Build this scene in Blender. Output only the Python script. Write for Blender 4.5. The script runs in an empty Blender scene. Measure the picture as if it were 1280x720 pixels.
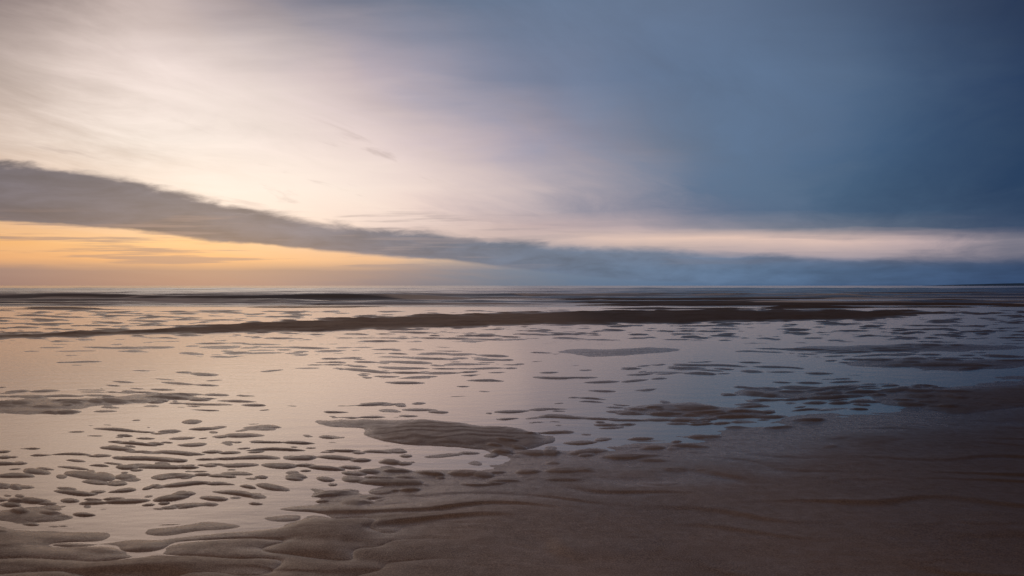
import bpy, math, numpy as np
from mathutils import Vector

scene = bpy.context.scene
scene.view_settings.view_transform = 'Standard'
scene.view_settings.look = 'None'
scene.view_settings.exposure = 0
scene.view_settings.gamma = 1

H = 1.4            # eye height above the water level, metres
F = 853.33         # focal length in reference units (24 mm on 36 mm)
K = H * F

def s2l(c):
    return tuple(((v/255.0)/12.92 if v/255.0 <= 0.04045 else ((v/255.0+0.055)/1.055)**2.4) for v in c)

# ------------------------------------------------------------------ noise
rng = np.random.RandomState(7)
_ang = rng.rand(256, 256) * 2*np.pi
_gx = np.cos(_ang); _gy = np.sin(_ang)
_rnd = rng.rand(6, 256, 256)
def perlin(x, y, seed=0):
    x = x + seed*17.31; y = y + seed*9.77
    xi = np.floor(x).astype(np.int64); yi = np.floor(y).astype(np.int64)
    xf = x-xi; yf = y-yi
    u = xf*xf*xf*(xf*(xf*6-15)+10); v = yf*yf*yf*(yf*(yf*6-15)+10)
    def g(ix, iy, dx, dy):
        a = (ix+seed*31) & 255; b = (iy+seed*57) & 255
        return _gx[a, b]*dx + _gy[a, b]*dy
    n00 = g(xi, yi, xf, yf); n10 = g(xi+1, yi, xf-1, yf)
    n01 = g(xi, yi+1, xf, yf-1); n11 = g(xi+1, yi+1, xf-1, yf-1)
    return 1.5*((n00*(1-u)+n10*u)*(1-v) + (n01*(1-u)+n11*u)*v)
def fbm(x, y, seed=0, o=3):
    r = 0; a = 1.0; t = 0
    for i in range(o):
        r = r + a*perlin(x*2**i, y*2**i, seed+i*3); t += a; a *= 0.5
    return r/t
def sstep(a, b, x):
    t = np.clip((x-a)/(b-a), 0, 1); return t*t*(3-2*t)
def lozenges(p, q, density, seed=0, lmin=0.34, lmax=0.80, th=0.27):
    """staggered rows of short crested, slightly curved ripple crests (0..1)"""
    best = np.zeros_like(p)
    qi = np.floor(q).astype(np.int64)
    for dj in (-1, 0, 1):
        j = qi + dj
        off = 0.5*(j & 1)
        pp = p + off
        pi_ = np.floor(pp).astype(np.int64)
        for di in (-1, 0, 1):
            i = pi_ + di
            a = (i + seed*13) & 255; b = (j + seed*29) & 255
            R = [_rnd[k][a, b] for k in range(6)]
            cx = i + 0.5 + (R[0]-0.5)*0.6
            cy = j + 0.5 + (R[1]-0.5)*0.36
            size = 0.75 + 0.5*R[5]
            hl = (lmin + (lmax-lmin)*R[2]**1.6)*size
            ht = th*(0.65+0.5*R[3])*size
            du = (pp-cx)/hl
            dv = (q-cy) + (R[4]-0.25)*0.30*(pp-cx)**2 + (R[5]-0.5)*0.2*(pp-cx)
            dv = np.where(dv < 0, dv/(ht*0.85), dv/(ht*1.15))
            d = du*du + dv*dv
            dens = density - (R[3]*0.6+R[4]*0.4)
            hgt = np.clip(1.2-d, 0, 1)**0.75*(0.8+0.3*R[5])
            hgt = hgt*np.clip(dens*5+0.3, 0, 1)
            best = np.maximum(best, hgt)
    return best

def grid_mesh(name, X, Y, Z, attrs=None):
    nr, nc = X.shape
    me = bpy.data.meshes.new(name)
    n = nr*nc
    co = np.empty((n, 3), np.float32)
    co[:, 0] = X.ravel(); co[:, 1] = Y.ravel(); co[:, 2] = Z.ravel()
    idx = np.arange(n, dtype=np.int32).reshape(nr, nc)
    q = np.stack([idx[:-1, :-1], idx[:-1, 1:], idx[1:, 1:], idx[1:, :-1]], -1).reshape(-1)
    nf = (nr-1)*(nc-1)
    me.vertices.add(n); me.vertices.foreach_set("co", co.ravel())
    me.loops.add(nf*4); me.loops.foreach_set("vertex_index", q.astype(np.int32))
    me.polygons.add(nf)
    me.polygons.foreach_set("loop_start", np.arange(0, nf*4, 4, dtype=np.int32))
    me.polygons.foreach_set("loop_total", np.full(nf, 4, np.int32))
    me.update(calc_edges=True)
    me.polygons.foreach_set("use_smooth", np.ones(nf, bool))
    for k, v in (attrs or {}).items():
        at = me.attributes.new(k, 'FLOAT', 'POINT')
        at.data.foreach_set("value", np.ascontiguousarray(v.ravel(), dtype=np.float32))
    ob = bpy.data.objects.new(name, me)
    scene.collection.objects.link(ob)
    return ob

# ------------------------------------------------------------------ sand relief
uc = np.concatenate([[-20, -9, -5, -3.2], np.linspace(-2.2, -0.9, 60), np.linspace(-0.895, 0.895, 1600),
                     np.linspace(0.9, 2.2, 60), [3.2, 5, 9, 20]])
vr = np.concatenate([np.arange(430, 120, -0.6), np.arange(120, 60, -0.45), np.arange(60, 18, -0.3), np.arange(18, 3, -0.25), [2.5, 2, 1.2, 0.6, 0.2, 0.05]])
yr = np.concatenate([[-30, -12, -5, -2, 0, 1.0, 1.8, 2.3, 2.6], K/vr])
Yg, Ug = np.meshgrid(yr, uc, indexing='ij')
W = np.where(Yg > 2.7, Yg, 2.7)
Xg = Ug*W
def px_of(X, Y):
    Yc = np.maximum(Y, 1.5)
    return 640 + F*X/Yc, 357 + K/Yc

def sand_height(X, Y):
    Yc = np.maximum(Y, 1.5)
    U, V = px_of(X, Y)
    lx = X/Yc; ly = np.log(Yc)
    dy = V-357
    # warped lay-out coordinates
    wn = fbm(U/110, V/45, 1, 4); wm = fbm(U/150, V/60, 5, 4)
    Uw = U + 45*wn; Vw = V + (0.085*dy)*wm
    # where the short ripples are dense
    cl = np.zeros_like(U)
    def patch(cx, cy, rx, ry, s):
        return s*sstep(1.25, 0.7, np.sqrt(((Uw-cx)/rx)**2 + ((Vw-cy)/ry)**2))
    for a in [(265, 582, 175, 58, 1.1), (60, 605, 105, 44, 1.0), (430, 590, 110, 40, .95), (600, 585, 160, 22, .8), (520, 457, 125, 22, 1.1), (250, 472, 150, 12, .5),
              (880, 464, 120, 9, .95), (715, 520, 100, 22, .9), (890, 520, 120, 16, .95), (1070, 495, 160, 20, .95), (170, 545, 90, 14, .6),
              (1150, 450, 150, 12, .85), (300, 436, 170, 9, .8), (760, 555, 150, 14, .75), (1000, 440, 100, 5, .7), (720, 468, 60, 8, .7),
              (130, 500, 220, 18, 1.0), (480, 508, 90, 12, .9), (560, 500, 60, 6, .4), (600, 425, 180, 5, .6), (600, 480, 60, 5, .5), (660, 560, 50, 18, .8)]:
        cl = np.maximum(cl, patch(*a))
    cl = np.maximum(cl, 0.46*sstep(0.05, 0.5, perlin(U/120, V/22, 41)))
    cl = np.clip(cl*(0.76+0.24*sstep(-0.4, 0.15, perlin(U/65, V/18, 42))), 0, 1)
    # short crested ripples (scale grows offshore)
    p = lx/0.046; q = ly/0.054
    qw = q + 0.9*perlin(p*0.20, q*0.2, 11) + 0.14*perlin(p*0.8, q*0.6, 12)
    pw = p + 0.45*perlin(p*0.5, q*0.5, 16)
    B = lozenges(pw, qw, cl, 1)
    B = np.maximum(B, 0.75*lozenges(pw*1.7+5, qw*1.35+3, cl*0.6, 2))
    soft = 0.5+0.5*np.sin(2*np.pi*(qw-0.25))     # faint continuous swell under the crests
    # long crested ripples in the near sand
    def saw(ph, a): return np.sin(ph + a*np.sin(ph + 0.4*np.sin(ph)))
    ph2 = 2*np.pi*(Y/0.40 + 0.42*X + 1.5*perlin(X/2.2, Y/1.5, 21) + 0.65*perlin(X/0.8, Y/0.55, 22))
    m2 = np.clip(0.32 + 1.2*perlin(X/1.2, Y/0.55, 23), 0.03, 1.0)
    ph3 = 2*np.pi*(Y/0.15 + 0.2*X + 1.2*perlin(X/1.2, Y/0.6, 24) + 0.3*perlin(X/0.35, Y/0.25, 25))
    m3 = np.clip(0.0 + 1.5*perlin(X/0.9, Y/0.5, 26), 0.0, 1.0)
    r2 = saw(ph2, 0.95)*m2 + 0.20*saw(ph3, 0.8)*m3*sstep(850, 600, U)
    # boundary between pool and near sand
    Vb = np.interp(U, [-400, 0, 150, 300, 400, 500, 640, 800, 950, 1100, 1280, 1600],
                      [625, 642, 658, 648, 620, 598, 576, 553, 534, 508, 478, 448])
    t = V - Vb + 24*fbm(U/160, V/70, 31, 3)
    E = np.interp(t, [-130, -60, -10, 30, 90, 200], [-0.0075, -0.006, -0.0032, 0.009, 0.021, 0.036])
    A = np.interp(dy, [0, 20, 60, 100, 150, 220, 300, 400], [0.0, 0.020, 0.020, 0.0175, 0.0158, 0.0145, 0.013, 0.010])
    z = E + (A*B + 0.0014*cl*soft)*(1-0.85*sstep(5, 70, t))
    # exposed islands
    isl = np.zeros_like(U)
    def island(cx, cy, rx, ry, h, slope=0.0):
        d = ((Uw-cx)/rx)**2 + ((Vw-cy-slope*(U-cx))/ry)**2
        return (h+0.010)*np.clip(1.25-d, 0, 1)**0.6*1.0
    for a in [(556, 543, 108, 17, .024, 0.07), (485, 528, 85, 7, .008, 0.07), (770, 438, 72, 5, .005), (870, 512, 90, 9, .006), (1130, 435, 140, 5, .005),
              (1180, 455, 130, 6, .005), (80, 503, 200, 7, .003, -0.03), (10, 514, 90, 8, .006), (1230, 497, 120, 16, .006), (1010, 492, 90, 6, .002)]:
        isl = np.maximum(isl, island(*a))
    rp = saw(2*np.pi*(qw*1.6 + 0.35*perlin(p*1.2, q*1.2, 17)), 0.7)
    z = z + isl*(1+0.09*rp+0.12*fbm(p*0.8, q*0.8, 18, 2))
    # long ripples + lobes near
    near = sstep(-25, 90, t)
    left = sstep(620, 380, U)*sstep(595, 660, V)
    z = z + 0.0125*r2*near*(1-0.40*sstep(700, 1000, U))*(1-0.20*left)
    bil = np.abs(fbm(X/0.80+0.35*perlin(X, Y, 52), Y/0.34, 51, 2))
    z = z + left*(0.032*np.sqrt(bil+0.002) - 0.014)
    z = z + 0.004*fbm(X/0.9, Y/0.6, 61, 2)*sstep(-120, 0, t)
    fine = sstep(-0.008, 0.004, z)*sstep(20, 60, dy)
    z = z + 0.0014*fbm(X/0.16, Y/0.07, 63, 3)*fine
    # far sand bank
    top = np.interp(U, [-100, 0, 100, 200, 260, 350, 500, 700, 900, 1100, 1180, 1230], [421, 418, 414.5, 410.5, 407, 401.5, 395, 389, 386.5, 387, 389, 392])
    bot = np.interp(U, [-100, 0, 100, 200, 400, 500, 700, 900, 1050, 1130, 1180, 1230], [426, 423, 420.5, 417, 414, 410.5, 406, 403, 400, 396, 392, 391])
    nn = fbm(U/60, V/9, 71, 4); nn2 = fbm(U/45, V/2.2, 72, 3)
    b = np.minimum(V - (top-1), (bot+1.2) - V) + (2.2*nn + 2.2*nn2)*sstep(200, 500, U) + 0.7*(nn+nn2)
    bank = sstep(-1.2, 5.0, b)
    z = z + bank*(0.036+0.02*nn+0.015*nn2)
    z = z + 0.030*sstep(0.06, 0.42, nn2 + 0.12*sstep(600, 200, U)*sstep(414, 400, V))*sstep(436, 416, V)*sstep(384, 390, V)
    # bars in the shallow sea behind the bank
    sm = sstep(388, 385, V)
    bars = fbm(U/380, np.log(np.maximum(dy, .5))*9.5, 81, 4) + 0.14*sstep(250, 900, U) - 0.08
    zs = -0.07 + 0.22*sstep(0.0, 0.45, bars)*sstep(358.5, 361, V)
    z = z*(1-sm) + sm*(zs + bank*0.10)
    far = sstep(361.5, 359, V)
    z = z*(1-far) - 1.0*far
    wet = 1 - np.clip(bank, 0, 1)*0.60
    wet = wet*(1 - 0.30*sstep(0.004, 0.020, z))*(1-0.5*sm)
    return z, wet

Zg, wet = sand_height(Xg, Yg)
sand = grid_mesh("sand", Xg, Yg, Zg, {"wet": wet})
sand["kind"] = "structure"
sand["label"] = "wet rippled brown tidal sand flat with shallow pools"

# ------------------------------------------------------------------ pool water (one flat sheet)
ys = K/27.0   # distance at which the open sea starts
xp = np.array([-1.0, -0.5, 0, 0.5, 1.0])[None, :]*900
pool = grid_mesh("tidal_pool_water", np.repeat(xp, 4, 0), np.repeat(np.array([-30, 5, 20, ys])[:, None], 5, 1), np.zeros((4, 5)))
pool["kind"] = "structure"
pool["label"] = "shallow still tidal pools mirroring the evening sky"

# ------------------------------------------------------------------ sea
us = np.concatenate([[-20, -8, -4, -2.4], np.linspace(-1.6, 1.6, 800), [2.4, 4, 8, 20]])
vs = np.concatenate([np.arange(27, 5, -0.06), np.arange(5, 0.6, -0.1), [0.4, 0.2, 0.1, 0.05, 0.035]])
Ys, Us = np.meshgrid(K/vs, us, indexing='ij'); Xs = Us*Ys
U, V = px_of(Xs, Ys)
def ridge(y0, w, amp, lo, hi, sk=0.0, seed=0):
    yc = y0 + 3*perlin(Xs/35, Ys*0, 95+seed) + 1.0*perlin(Xs/9, Ys*0, 96+seed) + sk*Xs
    d = (Ys-yc)/w
    prof = np.where(d < 0, np.exp(-(d/0.45)**2), np.exp(-(d/1.5)**2))
    ext = sstep(lo-90, lo, U)*sstep(hi+140, hi, U)
    return amp*prof*ext*(0.95+0.25*perlin(Xs/12, Ys*0, 120+seed)), np.exp(-((d+2.4)/1.3)**2)*ext
Zs = np.zeros_like(Xs); foam = np.zeros_like(Xs)
for i, a in enumerate([(67, 1.9, .60, -900, 500, 0.01), (60, 1.3, .26, -900, 330, 0.0), (86, 2.6, .42, -900, 800, 0.0), (108, 4, .42, -900, 500, 0), (130, 5, .40, 100, 1500, 0),
          (54, 1.0, .17, -900, 500, 0.0), (75, 1.6, .22, 300, 1500, 0.0), (165, 6, .45, -900, 1500, 0), (58, 1.2, .18, 500, 1500, 0), (95, 2.5, .30, 500, 1500, 0),
          (50, 0.8, .12, -900, 600, 0), (240, 9, .7, -900, 1500, 0)]):
    rz, rf = ridge(*a, seed=i)
    Zs += rz; foam = np.maximum(foam, rf*min(1, a[2]*4.5))
fade = sstep(27, 25.5, V-357)
Zs = (Zs + 0.040*fbm(Xs/6, Ys/1.2, 97, 3)*sstep(220, 120, Ys))*fade
foam = foam*(0.35+0.9*fbm(Xs/9, Ys/1.1, 98, 4)+0.30)
foam = np.clip(foam + 0.9*sstep(0.04, 0.34, fbm(Xs/20, Ys/1.2, 99, 4))*sstep(1700, 900, U)*sstep(170, 80, Ys), 0, 1)*fade
sea = grid_mesh("sea", Xs, Ys, Zs, {"foam": foam})
sea["kind"] = "structure"
sea["label"] = "calm shallow sea with low breakers reaching the horizon"

# ------------------------------------------------------------------ headland
hx = np.linspace(0.66, 1.5, 120); D = 4500.0
prof = np.interp(hx, [0.66, 0.68, 0.70, 0.74, 0.80, 0.9, 1.1, 1.5], [0, 6, 11, 15, 21, 28, 38, 30]) + 3*perlin(hx*40, hx*0, 5) * np.minimum(1, (hx-0.66)*30)
rows = []
for k, (off, f) in enumerate([(-250, -0.05), (-150, 0.45), (-40, 0.9), (60, 1.0), (300, 0.8), (700, -0.05)]):
    rows.append((hx*D, np.full_like(hx, D+off) + 60*perlin(hx*12, hx*0+k, 3), prof*f + 2*perlin(hx*60, hx*0+k*3.3, 8)*(f > 0.1) - (f < 0)*2))
HX = np.array([r[0] for r in rows]); HY = np.array([r[1] for r in rows]); HZ = np.array([r[2] for r in rows])
head = grid_mesh("headland_hill", HX, HY, HZ)
head["kind"] = "structure"
head["label"] = "low distant dark coastal headland in blue haze"

# ------------------------------------------------------------------ materials
def newmat(name):
    m = bpy.data.materials.new(name); m.use_nodes = True
    nt = m.node_tree; nt.nodes.clear()
    return m, nt
class NB:
    def __init__(s, nt): s.nt = nt
    def n(s, t, **k):
        nd = s.nt.nodes.new(t)
        for a, b in k.items(): setattr(nd, a, b)
        return nd
    def inp(s, sock, v):
        if v is None: return
        if isinstance(v, bpy.types.NodeSocket): s.nt.links.new(v, sock)
        else: sock.default_value = v
    def m(s, op, a, b=None, c=None, clamp=False):
        nd = s.n('ShaderNodeMath', operation=op, use_clamp=clamp)
        s.inp(nd.inputs[0], a); s.inp(nd.inputs[1], b)
        if c is not None: s.inp(nd.inputs[2], c)
        return nd.outputs[0]
    def mr(s, v, a, b, c=0.0, d=1.0, smooth=True):
        nd = s.n('ShaderNodeMapRange', interpolation_type='SMOOTHSTEP' if smooth else 'LINEAR', clamp=True)
        s.inp(nd.inputs['Value'], v)
        for nm, x in (('From Min', a), ('From Max', b), ('To Min', c), ('To Max', d)): s.inp(nd.inputs[nm], x)
        return nd.outputs['Result']
    def mix(s, f, a, b, blend='MIX'):
        nd = s.n('ShaderNodeMix', data_type='RGBA', blend_type=blend, clamp_factor=True)
        s.inp(nd.inputs[0], f); s.inp(nd.inputs[6], a); s.inp(nd.inputs[7], b)
        return nd.outputs[2]
    def noise(s, vec, scale, detail=3, rough=0.5, dist=0.0):
        nd = s.n('ShaderNodeTexNoise'); s.inp(nd.inputs['Vector'], vec)
        nd.inputs['Scale'].default_value = scale; nd.inputs['Detail'].default_value = detail
        nd.inputs['Roughness'].default_value = rough; nd.inputs['Distortion'].default_value = dist
        return nd.outputs['Fac']
    def xyz(s, x, y, z):
        nd = s.n('ShaderNodeCombineXYZ')
        for i, v in enumerate((x, y, z)): s.inp(nd.inputs[i], v)
        return nd.outputs[0]
def rgba(c): return (c[0], c[1], c[2], 1.0)

# sand
m, nt = newmat("wet_sand"); b = NB(nt)
geo = b.n('ShaderNodeNewGeometry'); pos = geo.outputs['Position']
sp_ = b.n('ShaderNodeSeparateXYZ'); nt.links.new(pos, sp_.inputs[0])
at = b.n('ShaderNodeAttribute', attribute_name='wet').outputs['Fac']
n1 = b.noise(pos, 0.9, 4, 0.6); n2 = b.noise(pos, 14, 3, 0.65); n3 = b.noise(pos, 130, 2, 0.7)
dark = rgba((0.25, 0.152, 0.092)); light = rgba((0.40, 0.250, 0.156))
col = b.mix(b.mr(n1, 0.35, 0.65), dark, light)
col = b.mix(b.mr(n2, 0.35, 0.65, 0.0, 0.3), col, rgba((0.18, 0.108, 0.067)))
col = b.mix(b.mr(n3, 0.48, 0.64, 0.0, 0.6), col, rgba((0.54, 0.37, 0.25)))
col = b.mix(b.mr(n3, 0.50, 0.36, 0.0, 0.5), col, rgba((0.12, 0.075, 0.048)))
# shade painted into the sand colour towards the eastern side of the flat
east_shade = b.mr(b.m('ADD', sp_.outputs[0], b.m('MULTIPLY', b.m('SUBTRACT', n1, 0.5), 2.0)), 0.3, 4.6, 0.0, 0.82)
col = b.mix(east_shade, col, rgba((0.080, 0.050, 0.034)))
rough = b.m('ADD', b.mr(at, 0.4, 1.0, 0.62, 0.24, False), b.mr(n2, 0.3, 0.7, -0.05, 0.08, False))
bs = b.n('ShaderNodeBsdfPrincipled')
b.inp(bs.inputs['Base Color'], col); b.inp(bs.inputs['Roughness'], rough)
b.inp(bs.inputs['Specular IOR Level'], b.m('MULTIPLY', b.mr(at, 0.3, 1.0, 0.03, 0.46, False), b.m('SUBTRACT', 1.0, b.m('MULTIPLY', east_shade, 0.4))))
b.inp(bs.inputs['Specular Tint'], rgba((1.0, 0.83, 0.68)))
bp = b.n('ShaderNodeBump'); bp.inputs['Strength'].default_value = 0.6; bp.inputs['Distance'].default_value = 0.005
hh = b.m('ADD', b.m('MULTIPLY', n2, 0.6), b.m('MULTIPLY', n3, 0.6))
b.inp(bp.inputs['Height'], hh); b.inp(bs.inputs['Normal'], bp.outputs[0])
out = b.n('ShaderNodeOutputMaterial'); nt.links.new(bs.outputs[0], out.inputs[0])
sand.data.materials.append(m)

# pool water
m, nt = newmat("pool_water"); b = NB(nt)
pos = b.n('ShaderNodeNewGeometry').outputs['Position']
mp = b.n('ShaderNodeMapping'); mp.inputs['Scale'].default_value = (0.6, 1.6, 1); b.inp(mp.inputs[0], pos)
wn = b.noise(mp.outputs[0], 3.0, 3, 0.55)
bp = b.n('ShaderNodeBump'); bp.inputs['Strength'].default_value = 0.45; bp.inputs['Distance'].default_value = 0.01
b.inp(bp.inputs['Height'], wn)
gl = b.n('ShaderNodeBsdfGlossy'); gl.inputs['Roughness'].default_value = 0.18; gl.inputs['Color'].default_value = (1, 0.905, 0.82, 1)
nt.links.new(bp.outputs[0], gl.inputs['Normal'])
tr = b.n('ShaderNodeBsdfTransparent'); tr.inputs['Color'].default_value = (0.92, 0.88, 0.82, 1)
fr = b.n('ShaderNodeFresnel'); fr.inputs['IOR'].default_value = 1.45
mx = b.n('ShaderNodeMixShader'); nt.links.new(b.m('POWER', fr.outputs[0], 0.47), mx.inputs[0])
nt.links.new(tr.outputs[0], mx.inputs[1]); nt.links.new(gl.outputs[0], mx.inputs[2])
out = b.n('ShaderNodeOutputMaterial'); nt.links.new(mx.outputs[0], out.inputs[0])
pool.data.materials.append(m)

# sea
m, nt = newmat("sea_water"); b = NB(nt)
pos = b.n('ShaderNodeNewGeometry').outputs['Position']
foamf = b.n('ShaderNodeAttribute', attribute_name='foam').outputs['Fac']
mp = b.n('ShaderNodeMapping'); mp.inputs['Scale'].default_value = (0.25, 1.0, 1); b.inp(mp.inputs[0], pos)
wn = b.noise(mp.outputs[0], 0.7, 4, 0.55)
bp = b.n('ShaderNodeBump'); bp.inputs['Strength'].default_value = 0.5; bp.inputs['Distance'].default_value = 0.12
b.inp(bp.inputs['Height'], wn)
bs = b.n('ShaderNodeBsdfPrincipled')
b.inp(bs.inputs['Base Color'], b.mix(foamf, rgba((0.09, 0.064, 0.048)), rgba((0.78, 0.68, 0.60))))
b.inp(bs.inputs['Roughness'], b.mr(foamf, 0, 1, 0.14, 0.7, False)); bs.inputs['IOR'].default_value = 1.36
nt.links.new(bp.outputs[0], bs.inputs['Normal'])
out = b.n('ShaderNodeOutputMaterial'); nt.links.new(bs.outputs[0], out.inputs[0])
sea.data.materials.append(m)

m, nt = newmat("hazy_headland"); b = NB(nt)
pos = b.n('ShaderNodeNewGeometry').outputs['Position']
bs = b.n('ShaderNodeBsdfPrincipled'); bs.inputs['Roughness'].default_value = 1
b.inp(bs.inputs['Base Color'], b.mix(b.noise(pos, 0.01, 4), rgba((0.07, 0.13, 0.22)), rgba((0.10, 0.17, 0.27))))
bs.inputs['Specular IOR Level'].default_value = 0
out = b.n('ShaderNodeOutputMaterial'); nt.links.new(bs.outputs[0], out.inputs[0])
head.data.materials.append(m)

# ------------------------------------------------------------------ sky
world = bpy.data.worlds.new("World"); scene.world = world; world.use_nodes = True
nt = world.node_tree; nt.nodes.clear(); b = NB(nt)
gen = b.n('ShaderNodeTexCoord').outputs['Generated']
sep = b.n('ShaderNodeSeparateXYZ'); nt.links.new(gen, sep.inputs[0])
x, y, z = sep.outputs
ay = b.m('ABSOLUTE', y)
hyp = b.m('SQRT', b.m('ADD', b.m('MULTIPLY', x, x), b.m('MULTIPLY', y, y)))
az = b.m('ARCTAN2', x, ay)
fac = b.m('DIVIDE', b.m('ADD', az, 0.8), 1.6, clamp=True)
h0 = b.m('MULTIPLY', b.m('DIVIDE', z, b.m('MAXIMUM', b.m('MAXIMUM', ay, b.m('MULTIPLY', hyp, 0.6)), 0.02)), F)   # height above horizon
def azf(px): return (math.atan((px-640)/F)+0.8)/1.6
def ramp(stops, interp='CARDINAL', fin=None, gray=None):
    nd = b.n('ShaderNodeValToRGB'); cr = nd.color_ramp; cr.interpolation = interp
    while len(cr.elements) > 1: cr.elements.remove(cr.elements[-1])
    for i, (p, c) in enumerate(stops):
        e = cr.elements[0] if i == 0 else cr.elements.new(azf(p))
        e.position = azf(p)
        e.color = rgba(s2l(c)) if gray is None else (c/gray, c/gray, c/gray, 1)
    b.inp(nd.inputs[0], fin if fin is not None else fac)
    return nd.outputs[0]
def curve(stops, fin=None):
    c = ramp(stops, 'B_SPLINE', fin, gray=400.0)
    return b.m('MULTIPLY', c, 400.0)
# noises
low = b.xyz(b.m('MULTIPLY', az, 4.0), b.m('MULTIPLY', h0, 0.030), 0.0)
nlow = b.noise(low, 1.0, 4, 0.55)
low2 = b.xyz(b.m('MULTIPLY', az, 12.0), b.m('MULTIPLY', h0, 0.05), 3.0)
nlow2 = b.noise(low2, 1.0, 6, 0.6, 0.3)
zz = b.m('ADD', b.m('MAXIMUM', z, 0.0), 0.10)
cx = b.m('DIVIDE', x, zz); cy = b.m('DIVIDE', y, zz)
A_ = math.radians(62)
ca = b.m('ADD', b.m('MULTIPLY', cx, math.cos(A_)), b.m('MULTIPLY', cy, math.sin(A_)))     # along streaks
cb = b.m('ADD', b.m('MULTIPLY', cx, -math.sin(A_)), b.m('MULTIPLY', cy, math.cos(A_)))    # across streaks
st = b.noise(b.xyz(b.m('MULTIPLY', ca, 0.35), b.m('MULTIPLY', cb, 1.3), 0.0), 1.0, 4, 0.5, 0.3)
st2 = b.noise(b.xyz(b.m('MULTIPLY', ca, 0.9), b.m('MULTIPLY', cb, 1.7), 7.0), 1.3, 8, 0.64, 0.5)
sc = b.m('SUBTRACT', st, 0.5); sc2 = b.m('SUBTRACT', st2, 0.5)
facw = b.m('ADD', fac, b.m('ADD', b.m('MULTIPLY', sc, 0.09), b.m('MULTIPLY', sc2, 0.10)))
hw = b.m('ADD', h0, b.m('MULTIPLY', b.m('SUBTRACT', nlow, 0.5), b.mr(h0, 20, 200, 10, 60, False)))

rows = [
 (357, [(0,(138,116,116)),(300,(148,130,130)),(500,(126,124,134)),(640,(104,120,140)),(900,(78,108,142)),(1280,(40,64,100))]),
 (338, [(0,(150,126,122)),(300,(160,138,130)),(500,(152,138,138)),(640,(118,130,148)),(900,(94,120,150)),(1280,(50,75,110))]),
 (324, [(0,(226,168,120)),(250,(238,184,134)),(480,(230,186,150)),(560,(200,174,156)),(660,(150,146,154)),(900,(154,148,160)),(1100,(154,146,157)),(1280,(98,102,122))]),
 (300, [(0,(240,182,124)),(250,(250,204,154)),(450,(238,206,184)),(640,(206,184,179)),(850,(228,198,184)),(1050,(214,187,180)),(1180,(180,162,166)),(1280,(128,124,138))]),
 (284, [(0,(232,182,136)),(250,(248,215,188)),(450,(242,218,206)),(640,(202,180,178)),(800,(174,160,167)),(1000,(114,121,139)),(1280,(50,71,102))]),
 (262, [(0,(228,192,164)),(250,(252,230,214)),(430,(249,228,215)),(560,(228,206,200)),(700,(172,162,171)),(840,(110,120,144)),(1000,(78,101,130)),(1280,(41,64,96))]),
 (235, [(0,(226,198,177)),(250,(252,235,221)),(430,(248,231,220)),(560,(230,210,204)),(700,(180,169,176)),(840,(114,125,148)),(1000,(80,104,133)),(1280,(40,64,96))]),
 (180, [(0,(214,194,181)),(180,(246,232,222)),(380,(239,222,215)),(500,(218,200,199)),(640,(170,161,174)),(780,(118,129,152)),(1050,(79,102,132)),(1280,(39,62,94))]),
 (95,  [(0,(188,171,163)),(180,(234,217,210)),(320,(224,208,204)),(440,(193,178,183)),(580,(139,141,161)),(760,(106,121,148)),(1050,(85,106,135)),(1280,(41,61,93))]),
 (0,   [(0,(154,138,135)),(140,(200,182,177)),(240,(180,165,165)),(360,(136,133,146)),(520,(108,119,141)),(900,(95,112,139)),(1280,(40,55,83))]),
 (-220,[(0,(106,96,100)),(260,(112,107,117)),(640,(92,98,116)),(1280,(34,45,66))]),
]
prev = None
for i, (py, stops) in enumerate(rows):
    c = ramp(stops, fin=facw)
    if prev is None: prev = c
    else:
        f_ = b.mr(hw, 357-rows[i-1][0], 357-py, 0, 1, False)
        prev = b.mix(f_, prev, c)
base = prev
# streak light/dark modulation of the high cloud sheet
mod = b.m('ADD', 1.03, b.m('ADD', b.m('MULTIPLY', sc, 0.25), b.m('MULTIPLY', sc2, 0.50)))
mod = b.m('ADD', b.m('MULTIPLY', b.mr(h0, 90, 180), b.m('SUBTRACT', mod, 1.0)), 1.0)
base = b.mix(1.0, base, b.xyz(mod, mod, mod), 'MULTIPLY')
# small grey wisps drifting above the stratus bank
wsp = b.noise(b.xyz(b.m('MULTIPLY', ca, 1.1), b.m('MULTIPLY', cb, 2.6), 21.0), 1.0, 5, 0.6, 0.6)
wm_ = b.m('MULTIPLY', b.m('MULTIPLY', b.mr(wsp, 0.57, 0.72), b.mr(h0, 80, 120)), b.m('MULTIPLY', b.mr(h0, 230, 170), b.mr(az, 0.0, -0.2)))
base = b.mix(b.m('MULTIPLY', wm_, 0.40), base, rgba(s2l((176, 158, 154))))

# dark stratus band
edge = b.m('MULTIPLY', b.m('SUBTRACT', nlow2, 0.5), 32.0)
edge2 = b.m('MULTIPLY', b.m('SUBTRACT', nlow, 0.5), 10.0)
ee = b.m('MULTIPLY', b.m('ADD', edge, edge2), b.mr(az, -0.5, 0.2, 1.0, 0.65, False))
topc = curve([(p, 357-q) for p, q in [(-60,200),(0,203),(100,211),(190,228),(280,256),(400,277),(520,291),(640,301),(760,308),(900,316),(1000,321),(1280,328)]])
botc = curve([(p, 357-q) for p, q in [(-60,274),(0,276),(130,284),(240,299),(400,314),(560,326),(640,334),(760,350),(900,356),(1280,357)]])
hn = b.m('ADD', h0, ee)
tmask = b.mr(b.m('SUBTRACT', topc, hn), -5, 8)
bmask = b.mr(b.m('SUBTRACT', b.m('ADD', h0, b.m('MULTIPLY', ee, 0.35)), botc), -2, 3)
band = b.m('MULTIPLY', tmask, bmask)
bandcol = ramp([(0,(98,95,108)),(200,(103,102,115)),(350,(112,111,124)),(500,(106,113,132)),(640,(99,115,138)),(900,(90,115,145)),(1280,(50,75,110))])
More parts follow.
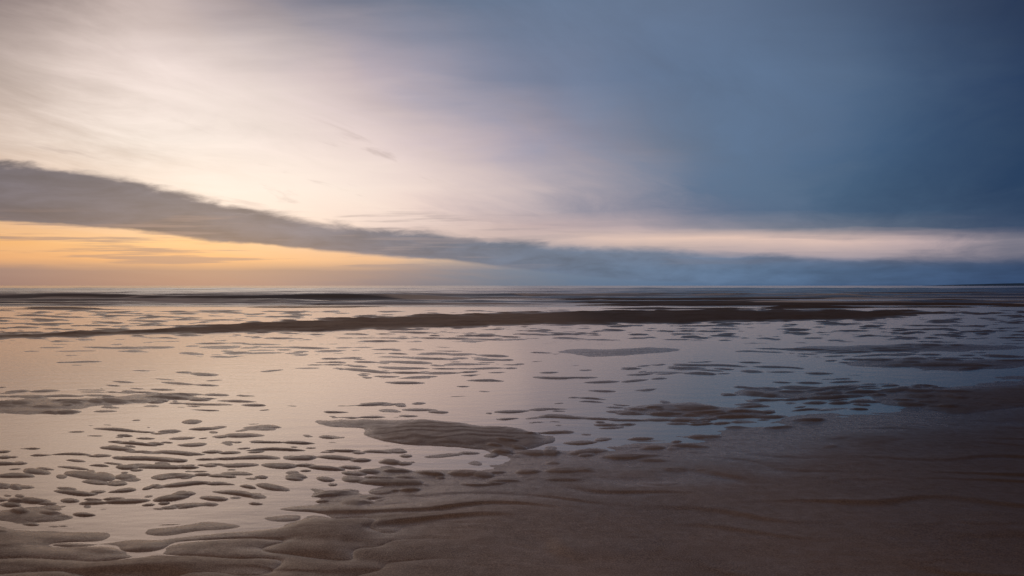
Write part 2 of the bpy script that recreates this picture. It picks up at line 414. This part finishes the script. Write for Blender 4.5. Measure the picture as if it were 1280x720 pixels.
shade = b.mr(nlow2, 0.3, 0.7, 0.76, 1.22, False)
bandcol = b.mix(1.0, bandcol, b.xyz(shade, shade, shade), 'MULTIPLY')
colr = b.mix(b.m('MULTIPLY', band, b.mr(az, -0.1, 0.3, 0.95, 0.85)), base, bandcol)
# thin streak clouds around the band
nst = b.noise(b.xyz(b.m('MULTIPLY', az, 5.0), b.m('MULTIPLY', h0, 0.11), 12.0), 1.0, 5, 0.55)
win = b.m('MULTIPLY', b.mr(h0, 16, 28), b.mr(h0, 100, 80))
win = b.m('MULTIPLY', win, b.mr(az, -0.25, 0.1, 1.0, 0.25))
thin = b.m('MULTIPLY', b.m('MULTIPLY', b.mr(nst, 0.50, 0.64), win), 0.7)
thincol = ramp([(0,(152,128,124)),(400,(150,136,138)),(640,(146,138,146)),(900,(130,130,144)),(1280,(60,76,110))])
colr = b.mix(thin, colr, thincol)
# dull behind the camera, dark below the horizon
colr = b.mix(b.mr(y, 0.15, -0.5, 0, 0.85), colr, rgba(s2l((118, 102, 92))))
# clear sky of dusk behind the cloud sheet
sky = b.n('ShaderNodeTexSky', sky_type='NISHITA', sun_disc=False)
sky.sun_elevation = math.radians(5); sky.sun_rotation = math.radians(-24)
skyc = b.mix(1.0, sky.outputs[0], rgba((0.08, 0.08, 0.08)), 'MULTIPLY')
colr = b.mix(0.04, colr, skyc)
bg = b.n('ShaderNodeBackground'); b.inp(bg.inputs[0], colr); bg.inputs[1].default_value = 1.0
out = b.n('ShaderNodeOutputWorld'); nt.links.new(bg.outputs[0], out.inputs[0])
try:
    world.cycles.sampling_method = 'MANUAL'; world.cycles.sample_map_resolution = 512
except Exception: pass

# ------------------------------------------------------------------ sun, veiled by cloud
sd = bpy.data.lights.new("sun", 'SUN'); sd.energy = 0.04; sd.angle = math.radians(50); sd.color = (1.0, 0.80, 0.62)
so = bpy.data.objects.new("sun", sd); scene.collection.objects.link(so)
a = math.radians(-24); el = math.radians(12)
dirv = Vector((math.sin(a)*math.cos(el), math.cos(a)*math.cos(el), math.sin(el)))
so.rotation_euler = (-dirv).to_track_quat('-Z', 'Y').to_euler()

# ------------------------------------------------------------------ camera
cd = bpy.data.cameras.new("camera"); cd.lens = 24; cd.sensor_width = 36; cd.clip_start = 0.05; cd.clip_end = 200000
cam = bpy.data.objects.new("camera", cd); scene.collection.objects.link(cam)
cam.location = (0, 0, H); cam.rotation_euler = (math.radians(90 - math.degrees(math.atan(3/F))), 0, 0)
scene.camera = cam
